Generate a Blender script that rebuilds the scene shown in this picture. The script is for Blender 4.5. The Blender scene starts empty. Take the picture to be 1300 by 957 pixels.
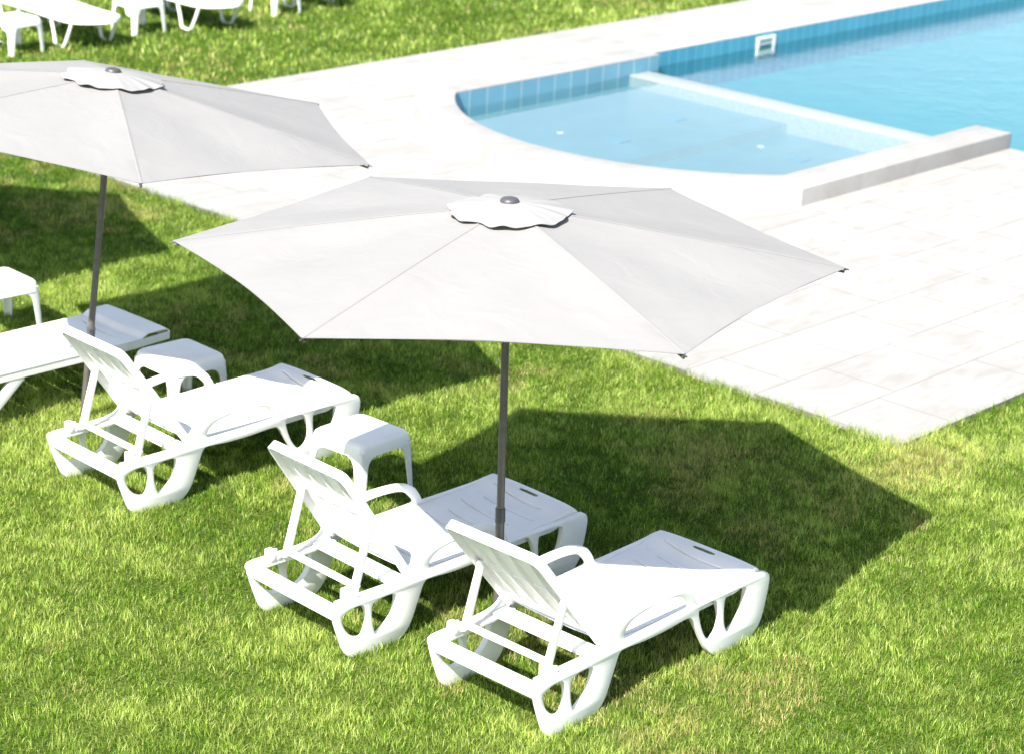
import bpy, bmesh, math, random
import numpy as np
from mathutils import Vector, Matrix
random.seed(7)
R = math.radians

# ------------------------------------------------------------------ camera, world, sun, exposure
scene = bpy.context.scene
col = scene.collection
F_PX, PITCH, ROLL, CAM_H = 2872.45, 0.328638, 0.048947, 5.188674
cp, sp = math.cos(PITCH), math.sin(PITCH)
cr, sr = math.cos(ROLL), math.sin(ROLL)
fw = Vector((0, cp, -sp)); up0 = Vector((0, sp, cp)); rt0 = Vector((1, 0, 0))
rt = cr * rt0 + sr * up0
up = -sr * rt0 + cr * up0
cam_data = bpy.data.cameras.new('camera')
cam = bpy.data.objects.new('camera', cam_data)
col.objects.link(cam)
cam.matrix_world = Matrix(((rt.x, up.x, -fw.x, 0), (rt.y, up.y, -fw.y, 0), (rt.z, up.z, -fw.z, CAM_H), (0, 0, 0, 1)))
cam_data.sensor_fit = 'HORIZONTAL'
cam_data.sensor_width = 36.0
cam_data.lens = F_PX / 1300 * 36
cam_data.shift_y = -44.5 / 1300
cam_data.clip_start = 0.1
cam_data.clip_end = 2000
cam_data.dof.use_dof = True
cam_data.dof.focus_distance = 11.4
cam_data.dof.aperture_fstop = 2.6
scene.camera = cam

SUN_T = Vector((0.465732, 0.846925, -1.0)).normalized()      # direction the light travels
world = bpy.data.worlds.new('World')
scene.world = world
world.use_nodes = True
wn = world.node_tree
for n in list(wn.nodes): wn.nodes.remove(n)
wo = wn.nodes.new('ShaderNodeOutputWorld')
wb = wn.nodes.new('ShaderNodeBackground')
sky = wn.nodes.new('ShaderNodeTexSky')
sky.sky_type = 'NISHITA'
sky.sun_disc = False
sun_el = math.asin(-SUN_T.z)
sky.sun_elevation = sun_el
sky.sun_rotation = math.atan2(-SUN_T.x, -SUN_T.y)             # clockwise from +Y
sky.air_density = 1.0
sky.dust_density = 1.2
wb.inputs['Strength'].default_value = 0.10
hs = wn.nodes.new('ShaderNodeHueSaturation'); hs.inputs['Saturation'].default_value = .80
wn.links.new(sky.outputs[0], hs.inputs['Color']); wn.links.new(hs.outputs[0], wb.inputs[0])
wn.links.new(wb.outputs[0], wo.inputs[0])
sun_d = bpy.data.lights.new('sun', 'SUN')
sun_d.energy = 5.0
sun_d.angle = R(0.53)
sun_d.color = (1.0, 0.945, 0.85)
sun = bpy.data.objects.new('sun', sun_d)
col.objects.link(sun)
sun.rotation_euler = SUN_T.to_track_quat('-Z', 'Y').to_euler()
sun.location = (-5, 0, 12)
scene.view_settings.view_transform = 'Standard'
scene.view_settings.look = 'None'
scene.view_settings.gamma = 1.0
scene.view_settings.use_curve_mapping = False
scene.view_settings.exposure = 1.6
scene.cycles.max_bounces = 8
scene.cycles.transparent_max_bounces = 12
scene.cycles.caustics_reflective = False
scene.cycles.caustics_refractive = False

# ------------------------------------------------------------------ site frame: a runs along the pool, b across the lawn
TH = 0.8353051358837243
AX = Vector((0.670951, 0.741501, 0)); BX = Vector((-0.741501, 0.670951, 0))
O0 = Vector((2.542256, 13.578107, 0))
def W(a, b, z=0.0): return O0 + a * AX + b * BX + Vector((0, 0, z))

# ------------------------------------------------------------------ helpers
def link(o, parent=None):
    col.objects.link(o)
    if parent is not None: o.parent = parent
    return o
def tag(o, label=None, cat=None, group=None, kind=None):
    if label: o['label'] = label
    if cat: o['category'] = cat
    if group: o['group'] = group
    if kind: o['kind'] = kind
    return o
def empty(name, loc, rz=0.0):
    o = bpy.data.objects.new(name, None); o.empty_display_size = .2
    o.location = loc; o.rotation_euler = (0, 0, rz)
    return link(o)
def smooth(me, ang=35):
    me.shade_smooth()
    me.set_sharp_from_angle(angle=R(ang))
def mesh_obj(name, verts, faces, mat, parent=None, sm=35, mods=()):
    me = bpy.data.meshes.new(name)
    me.from_pydata([tuple(v) for v in verts], [], faces)
    me.update()
    bm = bmesh.new(); bm.from_mesh(me); bmesh.ops.recalc_face_normals(bm, faces=bm.faces); bm.to_mesh(me); bm.free()
    if sm: smooth(me, sm)
    me.materials.append(mat)
    o = bpy.data.objects.new(name, me)
    link(o, parent)
    for m in mods: m(o)
    return o
def baked(o, sm=35):
    """apply the modifiers of o so that copies share a plain mesh"""
    dg = bpy.context.evaluated_depsgraph_get()
    me = bpy.data.meshes.new_from_object(o.evaluated_get(dg))
    o.modifiers.clear(); o.data = me
    if sm: smooth(me, sm)
    return o
def solid(t, off=0.0):
    def f(o):
        m = o.modifiers.new('s', 'SOLIDIFY'); m.thickness = t; m.offset = off
    return f
def bevel(w, seg=2, ang=40):
    def f(o):
        m = o.modifiers.new('b', 'BEVEL'); m.width = w; m.segments = seg; m.limit_method = 'ANGLE'; m.angle_limit = R(ang)
    return f
class MB:
    def __init__(s): s.v = []; s.f = []
    def add(s, v, f):
        n = len(s.v); s.v += [tuple(x) for x in v]; s.f += [tuple(i + n for i in q) for q in f]
    def box(s, x0, x1, y0, y1, z0, z1, M=None):
        v = [Vector((x, y, z)) for z in (z0, z1) for y in (y0, y1) for x in (x0, x1)]
        if M is not None: v = [M @ q for q in v]
        s.add(v, [(0, 2, 3, 1), (4, 5, 7, 6), (0, 1, 5, 4), (2, 6, 7, 3), (0, 4, 6, 2), (1, 3, 7, 5)])
    def tube(s, pts, rad, seg=12, cap=True):
        pts = [Vector(p) for p in pts]; n = len(pts)
        rad = rad if isinstance(rad, (list, tuple)) else [rad] * n
        rings = []; ref = None
        for i, p in enumerate(pts):
            d = (pts[min(i + 1, n - 1)] - pts[max(i - 1, 0)]).normalized()
            if ref is None: ref = d.orthogonal().normalized()
            u = (ref - d * ref.dot(d)).normalized(); ref = u; w = d.cross(u)
            rings.append([p + rad[i] * (math.cos(t) * u + math.sin(t) * w) for t in [2 * math.pi * k / seg for k in range(seg)]])
        v = [q for r in rings for q in r]; f = []
        for i in range(n - 1):
            for k in range(seg):
                a = i * seg + k; b = i * seg + (k + 1) % seg
                f.append((a, b, b + seg, a + seg))
        if cap: f.append(tuple(range(seg - 1, -1, -1))); f.append(tuple((n - 1) * seg + k for k in range(seg)))
        s.add(v, f)
    def bar(s, p0, p1, w, h, upv=(0, 0, 1), w1=None, h1=None):
        p0 = Vector(p0); p1 = Vector(p1); d = (p1 - p0).normalized(); upv = Vector(upv)
        side = d.cross(upv).normalized(); u = side.cross(d).normalized()
        w1 = w if w1 is None else w1; h1 = h if h1 is None else h1
        v = []
        for p, a, b in ((p0, w, h), (p1, w1, h1)):
            v += [p - side * a / 2 - u * b / 2, p + side * a / 2 - u * b / 2, p + side * a / 2 + u * b / 2, p - side * a / 2 + u * b / 2]
        s.add(v, [(0, 3, 2, 1), (4, 5, 6, 7), (0, 1, 5, 4), (1, 2, 6, 5), (2, 3, 7, 6), (3, 0, 4, 7)])
    def build(s, name, mat, parent=None, sm=35, mods=()):
        o = mesh_obj(name, s.v, s.f, mat, parent, sm, mods)
        if mods: baked(o, sm)
        return o
def catmull(pts, n=5, closed=True):
    out = []; m = len(pts)
    for i in range(m if closed else m - 1):
        g = lambda k: pts[k % m] if closed else pts[min(max(k, 0), m - 1)]
        p0, p1, p2, p3 = [np.array(g(i + k), float) for k in (-1, 0, 1, 2)]
        for j in range(n):
            t = j / n
            out.append(tuple(.5 * (2 * p1 + (p2 - p0) * t + (2 * p0 - 5 * p1 + 4 * p2 - p3) * t * t + (3 * p1 - p0 - 3 * p2 + p3) * t ** 3)))
    if not closed: out.append(tuple(pts[-1]))
    return out
def plate(loops, thick, bev=0.006):
    """mesh of a flat shape with holes (loops in x,y), extruded along z to the given total thickness"""
    cu = bpy.data.curves.new('tmp', 'CURVE'); cu.dimensions = '2D'; cu.fill_mode = 'BOTH'
    cu.extrude = thick / 2 - bev; cu.bevel_depth = bev; cu.bevel_resolution = 1; cu.offset = -bev
    for lp in loops:
        s = cu.splines.new('POLY'); s.points.add(len(lp) - 1); s.use_cyclic_u = True
        for i, q in enumerate(lp): s.points[i].co = (q[0], q[1], 0, 1)
    o = bpy.data.objects.new('tmp', cu); col.objects.link(o)
    dg = bpy.context.evaluated_depsgraph_get()
    me = bpy.data.meshes.new_from_object(o.evaluated_get(dg))
    bpy.data.objects.remove(o); bpy.data.curves.remove(cu)
    bm = bmesh.new(); bm.from_mesh(me); bmesh.ops.remove_doubles(bm, verts=bm.verts, dist=1e-5); bm.to_mesh(me); bm.free()
    return me
def children(o): return [c for c in col.objects if c.parent == o]
def copy_tree(o, parent=None):
    c = o.copy(); col.objects.link(c)
    if parent is not None: c.parent = parent
    for ch in children(o): copy_tree(ch, c)
    return c

# ------------------------------------------------------------------ materials
def mat(name):
    m = bpy.data.materials.new(name); m.use_nodes = True
    nt = m.node_tree; b = nt.nodes['Principled BSDF']
    return m, nt, b
def N(nt, t, **kw):
    n = nt.nodes.new(t)
    for k, v in kw.items():
        if k in n.inputs: n.inputs[k].default_value = v
        else: setattr(n, k, v)
    return n
def ramp(nt, fac, stops):
    r = nt.nodes.new('ShaderNodeValToRGB'); el = r.color_ramp.elements
    while len(el) < len(stops): el.new(0.5)
    for e, (p, c) in zip(el, stops): e.position = p; e.color = (*c, 1) if len(c) == 3 else c
    nt.links.new(fac, r.inputs[0]); return r
def mixc(nt, fac, a, b, mode='MIX'):
    n = nt.nodes.new('ShaderNodeMix'); n.data_type = 'RGBA'; n.blend_type = mode
    for sock, v in ((n.inputs[0], fac), (n.inputs[6], a), (n.inputs[7], b)):
        if hasattr(v, 'links') or isinstance(v, bpy.types.NodeSocket): nt.links.new(v, sock)
        else: sock.default_value = v if not isinstance(v, tuple) else (*v, 1) if len(v) == 3 else v
    return n.outputs[2]
def bump(nt, b, h, strength=.3, dist=.01):
    n = nt.nodes.new('ShaderNodeBump'); n.inputs['Strength'].default_value = strength; n.inputs['Distance'].default_value = dist
    nt.links.new(h, n.inputs['Height']); nt.links.new(n.outputs[0], b.inputs['Normal'])
    return n

def plastic_mat():
    m, nt, b = mat('white_resin')
    tc = N(nt, 'ShaderNodeTexCoord')
    no = N(nt, 'ShaderNodeTexNoise', Scale=6.0, Detail=6.0, Roughness=.65); nt.links.new(tc.outputs['Object'], no.inputs['Vector'])
    r = ramp(nt, no.outputs[0], [(.3, (.73, .725, .715)), (.6, (.79, .79, .79))])
    nt.links.new(r.outputs[0], b.inputs['Base Color'])
    b.inputs['Roughness'].default_value = .38
    b.inputs['Specular IOR Level'].default_value = .45
    n2 = N(nt, 'ShaderNodeTexNoise', Scale=220.0, Detail=2.0); nt.links.new(tc.outputs['Object'], n2.inputs['Vector'])
    bump(nt, b, n2.outputs[0], .12, .002)
    # thin moulded resin lets a little light through
    tr = N(nt, 'ShaderNodeBsdfTranslucent'); tr.inputs[0].default_value = (.85, .86, .8, 1)
    mx = N(nt, 'ShaderNodeMixShader'); mx.inputs[0].default_value = .06
    out = nt.nodes['Material Output']
    nt.links.new(b.outputs[0], mx.inputs[1]); nt.links.new(tr.outputs[0], mx.inputs[2]); nt.links.new(mx.outputs[0], out.inputs[0])
    return m
def fabric_mat(name='canopy_fabric', g=1.0):
    m, nt, b = mat(name)
    tc = N(nt, 'ShaderNodeTexCoord')
    no = N(nt, 'ShaderNodeTexNoise', Scale=2.2, Detail=5.0, Roughness=.6); nt.links.new(tc.outputs['Object'], no.inputs['Vector'])
    r = ramp(nt, no.outputs[0], [(.3, (.208 * g, .207 * g, .209 * g)), (.7, (.221 * g, .220 * g, .222 * g))])
    nt.links.new(r.outputs[0], b.inputs['Base Color'])
    b.inputs['Roughness'].default_value = .85
    b.inputs['Specular IOR Level'].default_value = .15
    wv = N(nt, 'ShaderNodeTexNoise', Scale=900.0, Detail=1.0); nt.links.new(tc.outputs['Object'], wv.inputs['Vector'])
    cr_ = N(nt, 'ShaderNodeTexNoise', Scale=3.5, Detail=3.0, Distortion=1.2); nt.links.new(tc.outputs['Object'], cr_.inputs['Vector'])
    ad = N(nt, 'ShaderNodeMath', operation='MULTIPLY_ADD'); ad.inputs[1].default_value = .02
    nt.links.new(wv.outputs[0], ad.inputs[0]); nt.links.new(cr_.outputs[0], ad.inputs[2])
    bump(nt, b, ad.outputs[0], .35, .02)
    tr = N(nt, 'ShaderNodeBsdfTranslucent'); tr.inputs[0].default_value = (.5, .48, .45, 1)
    mx = N(nt, 'ShaderNodeMixShader'); mx.inputs[0].default_value = .08
    out = nt.nodes['Material Output']
    nt.links.new(b.outputs[0], mx.inputs[1]); nt.links.new(tr.outputs[0], mx.inputs[2]); nt.links.new(mx.outputs[0], out.inputs[0])
    return m
def simple(name, c, rough=.5, metal=0.0, nscale=30., var=.12):
    m, nt, b = mat(name)
    tc = N(nt, 'ShaderNodeTexCoord'); no = N(nt, 'ShaderNodeTexNoise', Scale=nscale, Detail=4.0); nt.links.new(tc.outputs['Object'], no.inputs['Vector'])
    r = ramp(nt, no.outputs[0], [(.3, tuple(x * (1 - var) for x in c)), (.7, tuple(min(1, x * (1 + var)) for x in c))])
    nt.links.new(r.outputs[0], b.inputs['Base Color']); b.inputs['Roughness'].default_value = rough; b.inputs['Metallic'].default_value = metal
    return m
def site_coords(nt):
    """object coordinates turned into metres along a and b"""
    g = N(nt, 'ShaderNodeNewGeometry')
    mp = N(nt, 'ShaderNodeMapping'); mp.vector_type = 'POINT'
    sub = N(nt, 'ShaderNodeVectorMath', operation='SUBTRACT'); sub.inputs[1].default_value = O0
    nt.links.new(g.outputs['Position'], sub.inputs[0]); nt.links.new(sub.outputs[0], mp.inputs['Vector'])
    mp.inputs['Rotation'].default_value = (0, 0, -TH)
    return mp.outputs[0]
def stone_mat(name='limestone_paving', joints=True, tile=(0.8, 0.6), grout=(.145, .135, .12)):
    m, nt, b = mat(name)
    v = site_coords(nt)
    br = N(nt, 'ShaderNodeTexBrick', offset=.5, offset_frequency=2, squash=1.5, squash_frequency=3)
    br.inputs['Scale'].default_value = 1.0
    br.inputs['Brick Width'].default_value = tile[0]; br.inputs['Row Height'].default_value = tile[1]
    br.inputs['Mortar Size'].default_value = .0045 if joints else 0.0; br.inputs['Mortar Smooth'].default_value = .4
    br.inputs['Color1'].default_value = (.25, .248, .243, 1); br.inputs['Color2'].default_value = (.272, .269, .264, 1); br.inputs['Mortar'].default_value = (*grout, 1)
    nt.links.new(v, br.inputs['Vector'])
    n1 = N(nt, 'ShaderNodeTexNoise', Scale=1.3, Detail=8.0, Roughness=.62); nt.links.new(v, n1.inputs['Vector'])
    mp = N(nt, 'ShaderNodeMapping'); mp.inputs['Scale'].default_value = (1.2, 4.5, 1); mp.inputs['Rotation'].default_value = (0, 0, .35); nt.links.new(v, mp.inputs['Vector'])
    n2 = N(nt, 'ShaderNodeTexNoise', Scale=1.6, Detail=7.0, Roughness=.6, Distortion=.8); nt.links.new(mp.outputs[0], n2.inputs['Vector'])
    r1 = ramp(nt, n1.outputs[0], [(.3, (.86, .85, .83)), (.62, (1, 1, 1))])
    r2 = ramp(nt, n2.outputs[0], [(.34, (.86, .83, .79)), (.5, (1, 1, 1))])
    c = mixc(nt, 1.0, br.outputs[0], r1.outputs[0], 'MULTIPLY'); c = mixc(nt, .7, c, r2.outputs[0], 'MULTIPLY')
    nt.links.new(c, b.inputs['Base Color'])
    b.inputs['Roughness'].default_value = .7
    n3 = N(nt, 'ShaderNodeTexNoise', Scale=60.0, Detail=5.0); nt.links.new(v, n3.inputs['Vector'])
    ad = N(nt, 'ShaderNodeMath', operation='SUBTRACT'); nt.links.new(n3.outputs[0], ad.inputs[0]); nt.links.new(br.outputs['Fac'], ad.inputs[1])
    bump(nt, b, ad.outputs[0], .35, .004)
    return m
def tile_mat(name, c1, c2, grout, w=.1, big=None, axis='floor'):
    m, nt, b = mat(name)
    v = site_coords(nt)
    sx = N(nt, 'ShaderNodeSeparateXYZ'); nt.links.new(v, sx.inputs[0])
    if axis == 'wall':
        cb = N(nt, 'ShaderNodeCombineXYZ'); ad = N(nt, 'ShaderNodeMath', operation='ADD')
        nt.links.new(sx.outputs[0], ad.inputs[0]); nt.links.new(sx.outputs[1], ad.inputs[1])
        zz = N(nt, 'ShaderNodeMath', operation='ADD'); zz.inputs[1].default_value = 2.4; nt.links.new(sx.outputs[2], zz.inputs[0]); nt.links.new(ad.outputs[0], cb.inputs[0]); nt.links.new(zz.outputs[0], cb.inputs[1]); v = cb.outputs[0]
    br = N(nt, 'ShaderNodeTexBrick', offset=0.0)
    br.inputs['Scale'].default_value = 1.0; br.inputs['Brick Width'].default_value = w; br.inputs['Row Height'].default_value = big or w
    br.inputs['Mortar Size'].default_value = w * .035; br.inputs['Color1'].default_value = (*c1, 1); br.inputs['Color2'].default_value = (*c2, 1); br.inputs['Mortar'].default_value = (*grout, 1)
    nt.links.new(v, br.inputs['Vector'])
    no = N(nt, 'ShaderNodeTexNoise', Scale=3.0, Detail=5.0); nt.links.new(v, no.inputs['Vector'])
    r = ramp(nt, no.outputs[0], [(.3, (.9, .9, .9)), (.7, (1, 1, 1))])
    nt.links.new(mixc(nt, 1.0, br.outputs[0], r.outputs[0], 'MULTIPLY'), b.inputs['Base Color'])
    b.inputs['Roughness'].default_value = .3
    return m
def water_mat():
    m, nt, b = mat('pool_water')
    nt.nodes.remove(b)
    g = N(nt, 'ShaderNodeNewGeometry')
    mp = N(nt, 'ShaderNodeMapping'); mp.inputs['Scale'].default_value = (1, 1.6, 1); mp.inputs['Rotation'].default_value = (0, 0, .6); nt.links.new(g.outputs['Position'], mp.inputs['Vector'])
    n1 = N(nt, 'ShaderNodeTexNoise', Scale=7.0, Detail=3.0, Roughness=.5, Distortion=.6); nt.links.new(mp.outputs[0], n1.inputs['Vector'])
    n2 = N(nt, 'ShaderNodeTexNoise', Scale=1.6, Detail=2.0); nt.links.new(mp.outputs[0], n2.inputs['Vector'])
    # the shallow bay is sheltered: its ripples are far weaker
    v = site_coords(nt); sx = N(nt, 'ShaderNodeSeparateXYZ'); nt.links.new(v, sx.inputs[0])
    mr = N(nt, 'ShaderNodeMapRange'); mr.inputs['From Min'].default_value = 7.3; mr.inputs['From Max'].default_value = 9.0; mr.inputs['To Min'].default_value = .012; mr.inputs['To Max'].default_value = .11
    nt.links.new(sx.outputs[0], mr.inputs['Value'])
    ad = N(nt, 'ShaderNodeMath', operation='ADD'); nt.links.new(n1.outputs[0], ad.inputs[0]); nt.links.new(n2.outputs[0], ad.inputs[1])
    bp = N(nt, 'ShaderNodeBump'); bp.inputs['Distance'].default_value = .05
    nt.links.new(ad.outputs[0], bp.inputs['Height']); nt.links.new(mr.outputs[0], bp.inputs['Strength'])
    tr = N(nt, 'ShaderNodeBsdfTransparent'); tr.inputs[0].default_value = (.86, .965, .985, 1)
    gl = N(nt, 'ShaderNodeBsdfGlossy'); gl.inputs['Roughness'].default_value = .02; gl.inputs[0].default_value = (1, 1, 1, 1)
    fr = N(nt, 'ShaderNodeFresnel'); fr.inputs['IOR'].default_value = 1.33
    nt.links.new(bp.outputs[0], gl.inputs['Normal']); nt.links.new(bp.outputs[0], fr.inputs['Normal'])
    mx = N(nt, 'ShaderNodeMixShader'); nt.links.new(fr.outputs[0], mx.inputs[0]); nt.links.new(tr.outputs[0], mx.inputs[1]); nt.links.new(gl.outputs[0], mx.inputs[2])
    nt.links.new(mx.outputs[0], nt.nodes['Material Output'].inputs[0])
    return m
def soil_mat():
    m, nt, b = mat('lawn_ground')
    g = N(nt, 'ShaderNodeNewGeometry')
    n1 = N(nt, 'ShaderNodeTexNoise', Scale=2.0, Detail=8.0, Roughness=.7); nt.links.new(g.outputs['Position'], n1.inputs['Vector'])
    n2 = N(nt, 'ShaderNodeTexNoise', Scale=55.0, Detail=4.0); nt.links.new(g.outputs['Position'], n2.inputs['Vector'])
    r1 = ramp(nt, n1.outputs[0], [(.35, (.05, .085, .015)), (.65, (.10, .13, .035))])
    r2 = ramp(nt, n2.outputs[0], [(.35, (.45, .5, .4)), (.65, (1.2, 1.2, 1.1))])
    nt.links.new(mixc(nt, 1.0, r1.outputs[0], r2.outputs[0], 'MULTIPLY'), b.inputs['Base Color'])
    b.inputs['Roughness'].default_value = 1.0; b.inputs['Specular IOR Level'].default_value = 0.0
    bump(nt, b, n2.outputs[0], .8, .02)
    return m
def grass_mat():
    m, nt, b = mat('grass_blades')
    at = N(nt, 'ShaderNodeAttribute', attribute_name='tint')
    nt.links.new(at.outputs['Color'], b.inputs['Base Color'])
    b.inputs['Roughness'].default_value = .38; b.inputs['Specular IOR Level'].default_value = .30
    tr = N(nt, 'ShaderNodeBsdfTranslucent')
    c = mixc(nt, 1.0, at.outputs['Color'], (1.25, 1.35, .55), 'MULTIPLY')
    nt.links.new(c, tr.inputs[0])
    mx = N(nt, 'ShaderNodeMixShader'); mx.inputs[0].default_value = .38
    nt.links.new(b.outputs[0], mx.inputs[1]); nt.links.new(tr.outputs[0], mx.inputs[2]); nt.links.new(mx.outputs[0], nt.nodes['Material Output'].inputs[0])
    return m

RESIN = plastic_mat(); FABRIC = fabric_mat(); CAPFABRIC = fabric_mat('vent_cap_fabric', 1.15)
POLE = simple('bronze_grey_pole', (.105, .095, .09), .42, .35); DARK = simple('dark_grey_plastic', (.05, .05, .055), .45)
STONE = stone_mat(); RIMSTONE = stone_mat('limestone_coping', False, (.62, 50.0), (.24, .236, .23))
WALLTILE = tile_mat('blue_wall_tile', (.13, .31, .42), (.15, .34, .45), (.34, .46, .52), .26, 5.0, 'wall')
WALLTILE2 = tile_mat('blue_wall_tile_deep', (.055, .27, .40), (.07, .30, .43), (.20, .42, .50), .16, 5.0, 'wall')
BAYFLOOR = tile_mat('pale_blue_bay_floor', (.105, .188, .218), (.11, .194, .222), (.10, .183, .213), .3)
BAYSTEP = tile_mat('bay_step_tile_brightened', (.42, .56, .60), (.43, .57, .61), (.41, .55, .59), .3)  # step face coloured lighter than the floor to make up for grazing sun
MAINFLOOR = tile_mat('turquoise_pool_floor', (.004, .165, .195), (.006, .175, .205), (.005, .157, .188), .3)
WATER = water_mat(); SOIL = soil_mat(); GRASS = grass_mat()
WEIRSTONE = simple('pale_submerged_stone', (.21, .235, .245), .6)

# ------------------------------------------------------------------ the setting
RIM = .16; WZ = -.015
A_BAY, B0, B1, BOUT0, BOUT1 = 7.68, 4.28, 8.37, 3.87, 8.78
AC, BC, RI, RO = 6.07, 6.33, 2.61, 3.01
POOL_B1 = 8.49
def sheet(name, loop, z, matl, holes=()):
    """flat sheet from loops in site coordinates"""
    lo = [[(p[0], p[1]) for p in l] for l in (loop, *holes)]
    cu = bpy.data.curves.new('tmp', 'CURVE'); cu.dimensions = '2D'; cu.fill_mode = 'BOTH'
    for lp in lo:
        s = cu.splines.new('POLY'); s.points.add(len(lp) - 1); s.use_cyclic_u = True
        for i, q in enumerate(lp): s.points[i].co = (q[0], q[1], 0, 1)
    o = bpy.data.objects.new('tmp', cu); col.objects.link(o)
    me = bpy.data.meshes.new_from_object(o.evaluated_get(bpy.context.evaluated_depsgraph_get()))
    bpy.data.objects.remove(o); bpy.data.curves.remove(cu)
    for v in me.vertices: v.co = W(v.co.x, v.co.y, z)
    me.materials.clear(); me.materials.append(matl); me.name = name
    bm = bmesh.new(); bm.from_mesh(me)
    for f in bm.faces:
        if f.normal.z < 0: f.normal_flip()
    bm.to_mesh(me); bm.free()
    return link(bpy.data.objects.new(name, me))
FARA = 60.0
rise0 = math.asin((BC - BOUT0) / RO); arc_o = []; arc_i = []
t0 = math.pi - math.asin((BOUT1 - BC) / RO); t1 = math.pi + math.asin((BC - BOUT0 - .13) / RO)
for k in range(41):
    t = t0 + (t1 - t0) * k / 40
    arc_o.append((AC + RO * math.cos(t), BC + RO * math.sin(t)))
t0 = math.pi - math.asin((B1 - BC) / RI); t1 = math.pi + math.asin((BC - B0) / RI)
for k in range(41):
    t = t0 + (t1 - t0) * k / 40
    arc_i.append((AC + RI * math.cos(t), BC + RI * math.sin(t)))
# outline of basin on the deck: bay plus main pool (main pool reaches past the frame)
PB0 = 1.3                                             # near side of the main pool, outside the frame
basin = [(A_BAY, PB0), (A_BAY, BOUT0), (4.19, BOUT0)] + arc_o[::-1] + [(A_BAY, BOUT1), (A_BAY, POOL_B1 + .4), (FARA, POOL_B1 + .4), (FARA, PB0)]
deck = tag(sheet('paving', [(0, 0), (0, 10.45), (FARA + 8, 10.45), (FARA + 8, 0)], 0.0, STONE, [basin]), kind='structure')
# the deck edge: a slab face down to the soil
mb = MB()
for (p, q) in (((0, 0), (0, 10.45)), ((FARA + 8, 0), (0, 0)), ((0, 10.45), (FARA + 8, 10.45))):
    a, b_ = W(*p, -.001), W(*q, -.001); c_, d_ = W(*p, -.12), W(*q, -.12)
    mb.add([a, b_, d_, c_], [(0, 1, 2, 3)])
tag(mb.build('paving_edge', STONE, None, 0), kind='structure')
# ground sheet round the pool (one sheet to the horizon with a hole for the basin)
gl = [(-900, -900), (-900, 900), (900, 900), (900, -900)]
hole = [(A_BAY - .06, PB0 + .05), (A_BAY - .06, BOUT0 + .12), (4.4, BOUT0 + .12)] + [(AC + (x - AC) * .97, BC + (y - BC) * .97) for x, y in arc_o[::-1]] + [(A_BAY, BOUT1 - .1), (A_BAY, POOL_B1 + .3), (FARA, POOL_B1 + .3), (FARA, PB0 + .05)]
tag(sheet('ground', gl, -.035, SOIL, [hole]), kind='structure')

# raised stone rim of the bay and of the far pool side
def prism(name, loop, z0, z1, matl, parent=None, bev=.012, side_mat=None):
    bm = bmesh.new()
    vs = [bm.verts.new(W(x, y, z0)) for x, y in loop]
    f = bm.faces.new(vs)
    r = bmesh.ops.extrude_face_region(bm, geom=[f])
    for e in r['geom']:
        if isinstance(e, bmesh.types.BMVert): e.co.z += z1 - z0
    bmesh.ops.recalc_face_normals(bm, faces=bm.faces)
    me = bpy.data.meshes.new(name); bm.to_mesh(me); bm.free()
    me.materials.append(matl)
    o = bpy.data.objects.new(name, me); link(o, parent)
    bevel(bev, 2, 50)(o); baked(o, 30)
    return o
pool = empty('swimming_pool', W(9.5, 6.3, 0))
tag(pool, 'rectangular blue tiled swimming pool with pale stone edge and curved shallow bay', 'swimming pool')
def at_pool(o):
    o.parent = pool; o.matrix_parent_inverse = Matrix.Translation(-pool.location); return o
r_out = [(A_BAY, BOUT1), (5.5, BOUT1)] + arc_o + [(4.19, BOUT0), (5.5, BOUT0), (A_BAY, BOUT0)]
r_in = [(A_BAY, B1), (5.5, B1)] + arc_i + [(4.47, B0), (5.5, B0), (A_BAY, B0)]
V = []; F = []
for (p, q) in zip(r_out, r_in): V += [W(*p, -.6), W(*p, RIM), W(*q, RIM), W(*q, -.6)]
for k in range(len(r_out) - 1):
    for q in range(4): F.append((4 * k + q, 4 * k + (q + 1) % 4, 4 * k + 4 + (q + 1) % 4, 4 * k + 4 + q))
F += [(0, 1, 2, 3), tuple(4 * len(r_out) - 4 + q for q in (3, 2, 1, 0))]
rim = mesh_obj('bay_rim', V, F, RIMSTONE, None, 30, [bevel(.012, 2, 50)]); baked(rim, 30); at_pool(rim)
at_pool(prism('pool_coping', [(A_BAY + .003, POOL_B1), (FARA, POOL_B1), (FARA, POOL_B1 + .42), (A_BAY + .003, POOL_B1 + .42)], -.6, RIM, RIMSTONE))
def quadwall(name, pts, z0, z1, matl):
    v = []; f = []
    for i, p in enumerate(pts):
        v += [W(*p, z0), W(*p, z1)]
        if i: f.append((2 * i - 2, 2 * i, 2 * i + 1, 2 * i - 1))
    return at_pool(mesh_obj(name, v, f, matl, None, 30))
e = .004
# tile linings stand 4 mm proud of the rim and end 12 mm under its top
quadwall('bay_wall', [(A_BAY - .01, B1 - e), (arc_i[0][0] + .02, B1 - e)] + [(AC + (x - AC) * (1 - e / RI), BC + (y - BC) * (1 - e / RI)) for x, y in arc_i[1:-1]] + [(4.47, B0 + e), (A_BAY - .01, B0 + e)], -.5, RIM - .012, WALLTILE)
at_pool(sheet('bay_floor', [(3.2, 6.2), (3.2, 8.6), (7.2, 8.6), (7.2, 6.2)], -.135, BAYFLOOR))
at_pool(sheet('bay_floor', [(3.2, 4.0), (3.2, 6.2), (7.2, 6.2), (7.2, 4.0)], -.235, BAYFLOOR))
quadwall('bay_step', [(3.2, 6.199), (7.2, 6.199)], -.236, -.135, BAYSTEP)
at_pool(prism('dividing_wall', [(7.16, B0 + .006), (7.50, B0 + .006), (7.50, B1 - .006), (7.16, B1 - .006)], -.9, -.006, WEIRSTONE, None, .01))
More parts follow.
